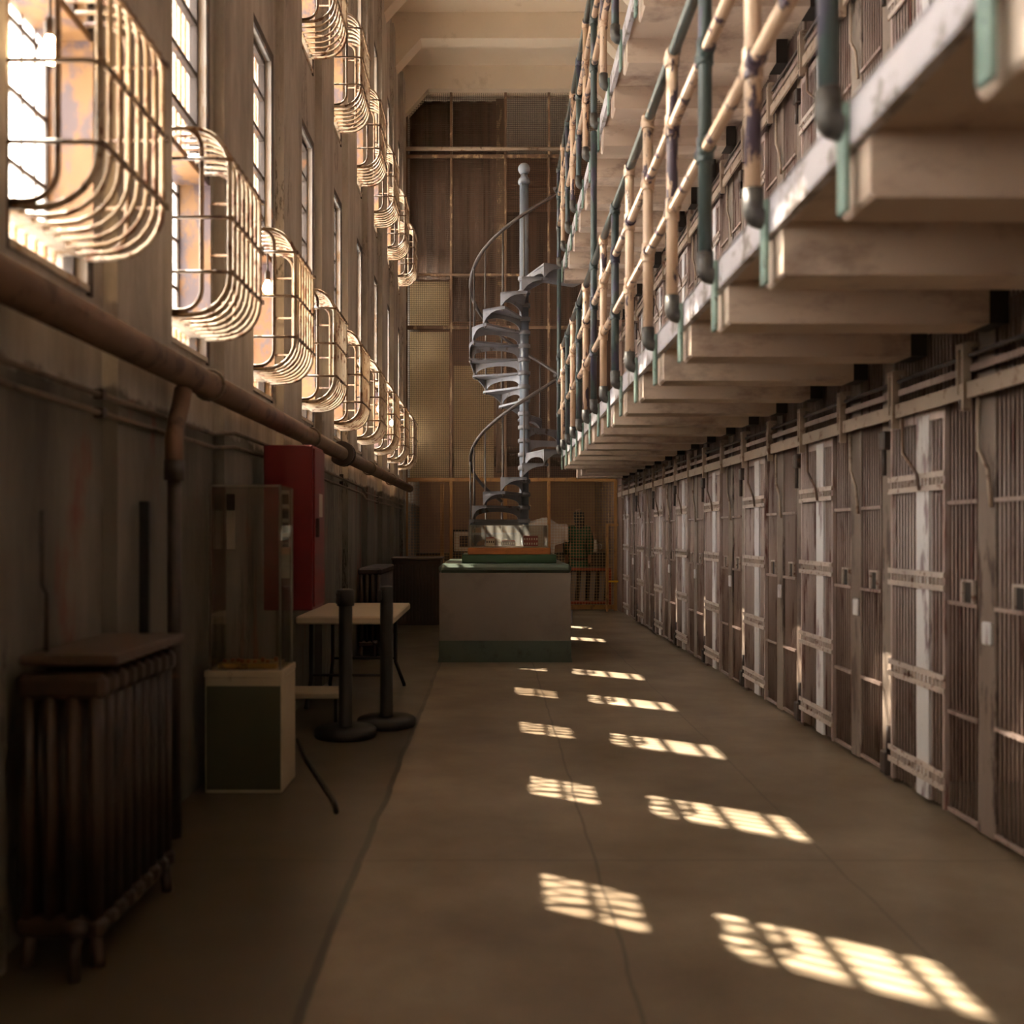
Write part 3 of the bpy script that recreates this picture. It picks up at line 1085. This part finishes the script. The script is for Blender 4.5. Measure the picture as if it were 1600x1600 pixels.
ac.box(x0, x1, y0, y1, z1, z1 + .005)
ac.build('acrylic_cover', M_ACRYL, t)
e = MB()
for xa in (x0, x1 - .007):
    for ya in (y0, y1 - .007):
        e.box(xa - .001, xa + .008, ya - .001, ya + .008, z0, z1)
e.box(x0, x1, y0 - .001, y0 + .007, z1 - .002, z1 + .007)
e.build('acrylic_edge_highlight', M_ACRYLE, t)


def model_house(x0, x1, y0, y1, z0, z1, wall, roof, lab, nwin, rows):
    t = thing('model_house', lab, 'model house', ((x0 + x1) / 2, (y0 + y1) / 2, z0), 'tiny buildings on the island model')
    MB().box(x0, x1, y0, y1, z0, z1).build('walls', wall, t)
    MB().prism([(x0 - .004, z1), (x1 + .004, z1), (x1 - .004, z1 + .012), (x0 + .004, z1 + .012)], lambda u, v, ww: (u, ww, v), y0 - .004, y1 + .004).build('roof', roof, t)
    for rr in range(rows):
        for i in range(nwin):
            x = x0 + (x1 - x0) * (i + .5) / nwin
            z = z0 + (z1 - z0) * (rr + .55) / rows
            MB().box(x - .006, x + .006, y0 - .002, y0, z - .011, z + .011).build('window', M_HWIN if wall is M_HWHITE else M_HWHITE, t)


model_house(-.075, .02, 10.60, 10.70, 1.199, 1.285, M_HWHITE, M_HROOF, 'tiny white model building at the left of the island model', 4, 1)
model_house(.34, .50, 10.62, 10.74, 1.199, 1.30, M_HRED, M_HRED, 'tiny dark red model building at the right of the island model', 6, 2)
model_house(.10, .25, 10.82, 10.92, 1.199, 1.25, M_CARD, M_HROOF, 'long low grey model building in the middle of the island model', 6, 1)

# ------------------------------------------------------------------ spiral staircase
CX, CY, RS = .455, 13.95, .80
t = thing('spiral_staircase', 'grey cast iron spiral staircase with arched risers at the far end', 'staircase', (CX, CY, 0))
MB().lathe([(.10, 0), (.10, .03), (.068, .05), (.066, 6.42)], CX, CY, 20).build('centre_column', M_STCOL, t)
fi = MB().lathe([(.066, 6.40), (.085, 6.42), (.088, 6.46), (.075, 6.49), (.05, 6.52), (.05, 6.55)], CX, CY, 20)
fi.ball((CX, CY, 6.63), .088)
fi.build('finial', M_STCOL, t)


def rp(r_, a, z):
    return (CX + r_ * math.cos(a), CY + r_ * math.sin(a), z)


STEP = math.radians(22)


def flight(zt, n, rise):
    a_top = math.radians(-45)
    rail = []
    for i in range(n + 1):
        z = zt - rise * i
        a = a_top - STEP * i          # clockwise going down
        hi_a, lo_a = a, a - math.radians(27)
        if i > 0 or True:
            tr = MB()
            na = 5
            poly = [rp(.06, lo_a + (hi_a - lo_a) * q / na, 0)[:2] for q in range(na + 1)] + [rp(RS, lo_a + (hi_a - lo_a) * q / na, 0)[:2] for q in range(na, -1, -1)]
            tr.prism(poly, lambda u, v, ww: (u, v, ww), z - .028, z)
            tr.lathe([(.085, z - .05), (.09, z - .03), (.09, z + .005), (.075, z + .015)], CX, CY, 16)
            to = tr.build('tread', M_STAIR, t)
            # riser with an arched opening, hung under the low edge of the tread
            ri = MB()
            r0, r1, d_ = .065, RS - .01, rise - .03
            pts = [(r0, z - .028), (r1, z - .028), (r1, z - .028 - d_)]
            ce, ra = (r0 + r1) / 2, (r1 - r0) / 2 - .035
            pts += [(ce + ra * math.cos(PI * q / 14), z - .028 - d_ + (d_ - .055) * math.sin(PI * q / 14) ** .8) for q in range(15)]
            pts += [(r0, z - .028 - d_)]
            la = lo_a + math.radians(1.5)
            tx, ty = -math.sin(la), math.cos(la)
            ri.prism(pts, lambda u, v, ww: (CX + u * math.cos(la) + tx * ww, CY + u * math.sin(la) + ty * ww, v), -.006, .006)
            ri.build('riser', M_STAIR, to)
            # curved skirt at the outer edge
            sk = MB()
            vs, fs = [], []
            for q in range(6):
                aa = lo_a + (hi_a - lo_a) * q / 5
                dd_ = d_ * (1 - (q / 5)) ** 3.2 + .012
                for rr in (RS - .012, RS):
                    vs.append(rp(rr, aa, z))
                    vs.append(rp(rr, aa, z - .028 - dd_))
            for q in range(5):
                b_ = q * 4
                fs += [(b_, b_ + 1, b_ + 5, b_ + 4), (b_ + 2, b_ + 6, b_ + 7, b_ + 3), (b_ + 1, b_ + 3, b_ + 7, b_ + 5), (b_, b_ + 4, b_ + 6, b_ + 2)]
            fs += [(0, 2, 3, 1), (20, 21, 23, 22)]
            sk.add(vs, fs)
            sk.build('skirt', M_STAIR, to)
        am = lo_a + math.radians(2)
        zr = z + .86
        if zt < 3 and i > 8:
            continue
        if i > 0:
            MB().tube([rp(RS - .02, am, z - .26), rp(RS - .02, am, z - .24), rp(RS - .02, am, z), rp(RS - .02, am, zr)], .011, 7, [.004, .018, .013, .011]).build('baluster', M_STRAIL, t)
        for q in range(3):
            rail.append(rp(RS - .02, am + STEP * (2 - q) / 3 - STEP * 2 / 3 + STEP * 2 / 3, zr + rise * (2 - q) / 3))
    rail.insert(0, (XPOST - .06, CY - RS - .02, zt + 1.0))
    MB().tube(rail, .024, 10).build('handrail', M_STRAIL, t)


flight(5.055, 12, .1965)
flight(2.495, 12, .1915)
for z in (2.495, 5.055):
    la = MB()
    a0, a1, na = math.radians(-45), math.radians(31), 10
    poly = [rp(.06, a0 + (a1 - a0) * q / na, 0)[:2] for q in range(na + 1)] + [rp(.875, a0 + (a1 - a0) * q / na, 0)[:2] for q in range(na, -1, -1)]
    la.prism(poly, lambda u, v, ww: (u, v, ww), z - .03, z)
    la.build('landing', M_STAIR, t)

# ------------------------------------------------------------------ mesh partition
t = thing('mesh_partition', 'tall brown steel and wire mesh screen closing the far end of the corridor', 'mesh screen', (0, YP, 0))
XS = [XL + .065, -.72, .22, .97, 2.12]
ZS = [.05, 2.26, 4.89, 7.90, 8.95]
for i, x in enumerate(XS):
    MB().bbox(x - .028, x + .028, YP - .03, YP + .03, 0, 2.26, .004).build('lower_post', M_OCHRE, t)
    MB().bbox(x - .022, x + .022, YP - .025, YP + .025, 2.26, 8.97, .004).build('upper_post', M_MFRAME, t)
for z, m, hgt in ((2.26, M_OCHRE, .035), (4.89, M_MFRAME, .03), (5.80, M_MFRAME, .022), (.06, M_OCHRE, .04)):
    MB().bbox(XS[0], XS[-1], YP - .028, YP + .028, z - hgt, z + hgt, .004).build('rail', m, t)
MB().tube([(XL + .02, YP - .06, 7.96), (XR - .02, YP - .06, 7.96)], .035, 10).build('cross_pipe', M_TRACK, t)
MB().bbox(XS[0], XS[-1], YP - .025, YP + .025, 7.82, 7.88, .004).build('rail', M_MFRAME, t)
for i in range(4):
    for k in range(4):
        xa, xb, za, zb = XS[i] + .02, XS[i + 1] - .02, ZS[k], ZS[k + 1]
        wm = MB()
        pit = .036 if k else .05
        wd = .0028 if k else .0026
        nn = int((xb - xa) / pit)
        for q in range(nn + 1):
            x = xa + (xb - xa) * q / nn
            wm.box(x - wd, x + wd, YP - .003, YP + .003, za, zb)
        nn = int((zb - za) / pit)
        for q in range(nn + 1):
            z = za + (zb - za) * q / nn
            wm.box(xa, xb, YP - .004, YP + .002, z - wd, z + wd)
        wm.build('mesh_panel', M_WIRE if k else M_WIRELIT, t)
t2 = thing('mesh_gate', 'ochre framed edge of the open mesh gate at the right end of the screen', 'gate', (2.0, YP - .2, 0))
MB().bbox(1.93, 1.97, YP - .24, YP - .20, 0, 1.5, .004).build('gate_stile', M_OCHRE, t2)
MB().bbox(1.97, 2.14, YP - .24, YP - .20, 1.46, 1.5, .004).build('gate_rail', M_OCHRE, t2)
MB().bbox(1.97, 2.14, YP - .24, YP - .20, .5, .53, .004).build('gate_rail', M_YEL, t2)

# space beyond: storey floor over the shop, frosted screens, curtains
struct('trim_20', MB().box(XL, XR, YP + .30, YB, 2.75, 2.86), M_MFRAME, 'brown floor edge over the shop behind the mesh screen', 'floor slab')
scr = [(-1.44, -.76, 2.29, 4.84), (-1.44, -.76, 4.95, 5.72), (-.68, .02, 2.29, 4.25)]
for i, (xa, xb, za, zb) in enumerate(scr):
    o = MB().box(xa, xb, YP + .10, YP + .112, za, zb).build('frosted_screen', M_SCREEN, t)
    o['label'] = 'glowing frosted screen'
for i, (xa, xb, lab) in enumerate(((-1.45, -.74, 'dark brown hanging behind the upper left bay of the mesh'), (-.70, .06, 'paler brown pleated hanging behind the second bay of the mesh'))):
    cu = MB()
    vs, fs = [], []
    nn = 40
    za = 5.78 if i == 0 else 5.05
    for q in range(nn + 1):
        x = xa + (xb - xa) * q / nn
        y = YP + .22 + .014 * math.sin(q * .42) + .004 * math.sin(q * 1.3)
        vs += [(x, y, za), (x, y, 8.9), (x, y + .01, za), (x, y + .01, 8.9)]
    for q in range(nn):
        b_ = q * 4
        fs += [(b_, b_ + 4, b_ + 5, b_ + 1), (b_ + 2, b_ + 3, b_ + 7, b_ + 6), (b_, b_ + 2, b_ + 6, b_ + 4), (b_ + 1, b_ + 5, b_ + 7, b_ + 3)]
    cu.add(vs, fs, True)
    tag(cu.build('curtain', M_CURT), lab, 'curtain')
o = MB().bbox(.06, .20, YP + .1, YP + .24, 2.4, 8.9, .006).build('door_post', M_MFRAME)
tag(o, 'tall brown post directly behind the mesh at the spiral staircase', 'post')
MBx = MB().box(.24, XR, YP + 1.2, YP + 1.3, 2.86, 7.3)
tag(MBx.build('dark_panel', M_CURT), 'dark brown boarding behind the right half of the mesh', 'panel')

# ------------------------------------------------------------------ shop behind the mesh
t = thing('shop_counter', 'dark shop counter with a thin black top behind the mesh', 'counter', (1.5, 18.2, 0))
MB().bbox(1.15, 2.12, 18.0, 18.5, .0, .93, .006).build('carcass', M_RAD, t)
MB().bbox(1.12, 2.15, 17.96, 18.54, .93, .975, .006).build('countertop', M_BLACK, t)
t = thing('card_rack', 'low red framed rack of leaning cards behind the mesh at right', 'rack', (1.6, 17.1, 0))
for x in (1.30, 2.06):
    MB().bbox(x - .02, x + .02, 16.85, 16.9, 0, .72, .004).build('upright', M_REDR, t)
for z in (.12, .70):
    MB().bbox(1.30, 2.06, 16.84, 17.12, z - .02, z + .02, .004).build('shelf', M_REDR, t)
for i in range(4):
    x = 1.36 + i * .17
    cb = MB().prism([(x, .142), (x + .09, .142), (x + .12, .66), (x + .03, .66)], lambda u, v, ww: (u, ww, v), 16.93 + .01 * i, 16.945 + .01 * i)
    tag(cb.build('leaning_card', M_CARD), 'grey card standing in the red rack, %s from its left end' % ORD[i], 'card', 'cards in the red rack')
t = thing('picture_frame', 'framed picture with a wide white mat and dark image behind the mesh', 'picture', (-.53, 16.9, 1.0))
MB().bbox(-.70, -.36, 16.88, 16.90, .99, 1.40, .004).build('frame', M_BLACK, t)
MB().box(-.68, -.38, 16.872, 16.88, 1.02, 1.365).build('mat', M_PAPER, t)
MB().box(-.585, -.41, 16.868, 16.872, 1.09, 1.29).build('image', M_FIGD, t)
t = thing('shop_shelf', 'dark wooden shelf unit carrying the framed picture behind the mesh', 'shelf', (-.5, 17.1, 0))
MB().bbox(-1.35, .05, 16.84, 17.3, .90, .985, .004).build('shelf_top', M_RAD, t)
MB().bbox(-1.33, .03, 16.88, 17.28, .0, .90, .004).build('carcass', M_RAD, t)
t = thing('wooden_post', 'pale wooden post behind the left bay of the mesh', 'post', (-.88, 16.95, 0))
MB().bbox(-.92, -.85, 16.72, 16.78, 0, 2.2, .004).build('post', M_OCHRE, t)
# draped white sheet
sh = MB()
vs, fs = [], []
nx, ny = 34, 22
for i in range(nx + 1):
    for j in range(ny + 1):
        u, v = i / nx, j / ny
        x = .42 + .92 * u
        over = v * 1.35
        top = 1.60 - .05 * math.sin(3.1 * u * PI) - .12 * max(0, u - .62) * 3 - .08 * (1 - u)
        if over < .4:
            y, z = 17.46 - over, top + .03 * math.sin(9 * u + 4 * over)
        else:
            y = 17.06 - .05 * math.sin(14 * u + 2) * (over - .4) - .02
            z = top - (over - .4) + .02 * math.sin(11 * u)
        if u > .72:
            z = max(z, 1.12 + .25 * (u - .72))
        vs.append((x, y, z))
for i in range(nx):
    for j in range(ny):
        a = i * (ny + 1) + j
        fs.append((a, a + 1, a + ny + 2, a + ny + 1))
sh.add(vs, fs, True)
so = sh.build('draped_sheet', M_SHEET)
tag(so, 'rumpled white sheet draped over a stand behind the mesh beside the person', 'sheet')
md = so.modifiers.new('s', 'SOLIDIFY')
md.thickness = .012
t = thing('sheet_stand', 'box stand under the white sheet behind the mesh', 'stand', (.85, 17.3, 0))
MB().bbox(.5, 1.1, 17.12, 17.42, 0, 1.36, .01).build('stand', M_CARD, t)
t = thing('white_jug', 'white jug standing on the shop counter right of the person', 'jug', (1.94, 18.2, .976))
MB().lathe([(.06, .976), (.08, 1.0), (.08, 1.10), (.05, 1.16), (.035, 1.19), (.04, 1.21)], 1.94, 18.2, 16).build('jug_body', M_PAPER, t)
MB().tube([(2.02, 18.2, 1.14), (2.06, 18.2, 1.12), (2.06, 18.2, 1.05), (2.025, 18.2, 1.03)], .01, 6).build('handle', M_PAPER, t)

# person in green, standing with the back turned behind the counter
def skin_body(name, verts, edges, radii, root, parent, mat, sub=2):
    me = bpy.data.meshes.new(name)
    me.from_pydata(verts, edges, [])
    o = bpy.data.objects.new(name, me)
    COL.objects.link(o)
    o.parent = parent
    sk = o.modifiers.new('skin', 'SKIN')
    for i, d_ in enumerate(me.skin_vertices[0].data):
        rr = radii[i]
        d_.radius = rr if isinstance(rr, tuple) else (rr, rr)
        d_.use_root = (i == root)
    su = o.modifiers.new('sub', 'SUBSURF')
    su.levels = sub
    su.render_levels = sub
    me.materials.append(mat)
    return o


P = thing('person', 'person with dark hair in a green jacket standing with back turned behind the mesh', 'person', (1.56, 17.45, 0))
V, E, R = [], [], []


def vtx(x, y, z, r_, par=None):
    V.append((x, y, z))
    R.append(r_)
    if par is not None:
        E.append((par, len(V) - 1))
    return len(V) - 1


pel = vtx(0, 0, .95, (.14, .105))
wai = vtx(0, .0, 1.10, (.125, .09), pel)
che = vtx(0, 0, 1.32, (.15, .10), wai)
nk0 = vtx(0, .0, 1.47, (.07, .065), che)
nk1 = vtx(0, .01, 1.55, (.052, .055), nk0)
hd0 = vtx(0, .02, 1.62, (.068, .082), nk1)
hd1 = vtx(0, .02, 1.72, (.075, .09), hd0)
hd2 = vtx(0, .015, 1.78, (.05, .06), hd1)
for s_ in (-1, 1):
    sh_ = vtx(.17 * s_, 0, 1.43, .055, che)
    el = vtx(.235 * s_, .02, 1.15, .042, sh_)
    wr = vtx(.215 * s_, .12, .93, .027, el)
    pa = vtx(.205 * s_, .15, .86, (.036, .018), wr)
    for q, (dx, ln) in enumerate(((-.026, .07), (-.009, .08), (.009, .076), (.026, .06))):
        f1 = vtx(.205 * s_ + dx, .165, .86 - ln * .55, .0095, pa)
        vtx(.205 * s_ + dx, .16, .86 - ln, .0085, f1)
    th = vtx(.205 * s_ - .04 * s_, .17, .87, .011, wr)
    vtx(.205 * s_ - .05 * s_, .18, .835, .009, th)
    hp = vtx(.095 * s_, 0, .88, .085, pel)
    kn = vtx(.10 * s_, .0, .49, .058, hp)
    an = vtx(.10 * s_, -.02, .09, .04, kn)
    vtx(.105 * s_, .11, .035, .036, an)
skin_body('body', V, E, R, 0, P, M_SKIN)
# jacket: torso shell and sleeves as one grown surface
V, E, R = [], [], []
a = vtx(0, 0, .62, (.21, .15))
b_ = vtx(0, 0, .98, (.18, .13), a)
c_ = vtx(0, 0, 1.14, (.155, .12), b_)
d_ = vtx(0, 0, 1.36, (.185, .14), c_)
e_ = vtx(0, 0, 1.50, (.115, .105), d_)
for s_ in (-1, 1):
    s1 = vtx(.165 * s_, 0, 1.40, .088, d_)
    s2 = vtx(.225 * s_, .02, 1.15, .070, s1)
    s3 = vtx(.216 * s_, .115, .94, .056, s2)
skin_body('jacket', V, E, R, 0, P, M_GREEN)
V, E, R = [], [], []
a = vtx(0, 0, .95, (.145, .11))
for s_ in (-1, 1):
    h1 = vtx(.095 * s_, 0, .86, .092, a)
    k1 = vtx(.10 * s_, 0, .49, .068, h1)
    vtx(.10 * s_, -.02, .10, .055, k1)
skin_body('trousers', V, E, R, 0, P, M_TROU)
V, E, R = [], [], []
a = vtx(0, -.02, 1.75, (.105, .118))
b_ = vtx(0, -.045, 1.66, (.108, .09), a)
c_ = vtx(.01, -.06, 1.53, (.10, .065), b_)
vtx(.015, -.065, 1.40, (.08, .05), c_)
skin_body('hair', V, E, R, 0, P, M_HAIR)
fc = MB()
fc.ball((1.56 - .03, 17.45 + .108, 1.70), .011, 6)
fc.ball((1.56 + .03, 17.45 + .108, 1.70), .011, 6)
fc.build('eyes', M_HAIR, P)
fn = MB()
fn.tube([(1.56, 17.45 + .10, 1.705), (1.56, 17.45 + .128, 1.66), (1.56, 17.45 + .10, 1.65)], .012, 8)
fn.build('nose', M_SKIN, P)

# unseen fill lamps added to light the shop behind the mesh
for i, (x, y) in enumerate(((1.5, 18.1), (-.4, 18.6))):
    t = thing('shop_fill_lamp', 'unseen warm fill lamp added in the shop behind the mesh, %s' % ('over the counter' if i == 0 else 'over the left shelves'), 'lamp', (x, y, 2.68), 'added shop fill lamps', 'thing')
    MB().lathe([(.10, 2.749), (.10, 2.725), (.07, 2.715)], x, y, 18).build('lamp_base', M_PAPER, t)
    MB().ball((x, y, 2.67), .055, 10).build('globe', M_SHOPFILL, t)

for i, (x, z, lab) in enumerate(((-1.12, 4.55, 'wall lamp glowing behind the top of the tall frosted screen'), (-1.36, 3.05, 'wall lamp glowing behind the bottom of the tall frosted screen'),
                                 (-.30, 2.75, 'wall lamp glowing behind the second frosted screen'), (-1.1, 5.5, 'wall lamp glowing behind the small frosted screen'))):
    y = YP + (.42, .36, .45, .42)[i]
    t = thing('wall_lamp', lab, 'lamp', (x, y, z), 'lamps behind the frosted screens')
    MB().ball((x, y, z), .05, 10).build('globe', M_SCRLAMP, t)
    MB().tube([(x, y + .04, z), (x, y + .2, z), (x, y + .2, z + .1)], .012, 6).build('lamp_arm', M_IRON, t)

# ------------------------------------------------------------------ light
wd = bpy.data.worlds.new('sky')
S.world = wd
wd.use_nodes = True
nt = wd.node_tree
bg = nt.nodes['Background']
bg.inputs[0].default_value = (1.0, .965, .94, 1)
bg.inputs[1].default_value = 34.0
sd = bpy.data.lights.new('sun', 'SUN')
sd.energy = 190
sd.color = (1.0, .89, .74)
sd.angle = math.radians(.55)
so = bpy.data.objects.new('sun', sd)
COL.objects.link(so)
so.location = (-8, 8, 14)
dirv = Vector((.71, -.47, -1.0))
so.rotation_euler = dirv.to_track_quat('-Z', 'Y').to_euler()
for o in bpy.data.objects:
    if '_o' in o:
        del o['_o']
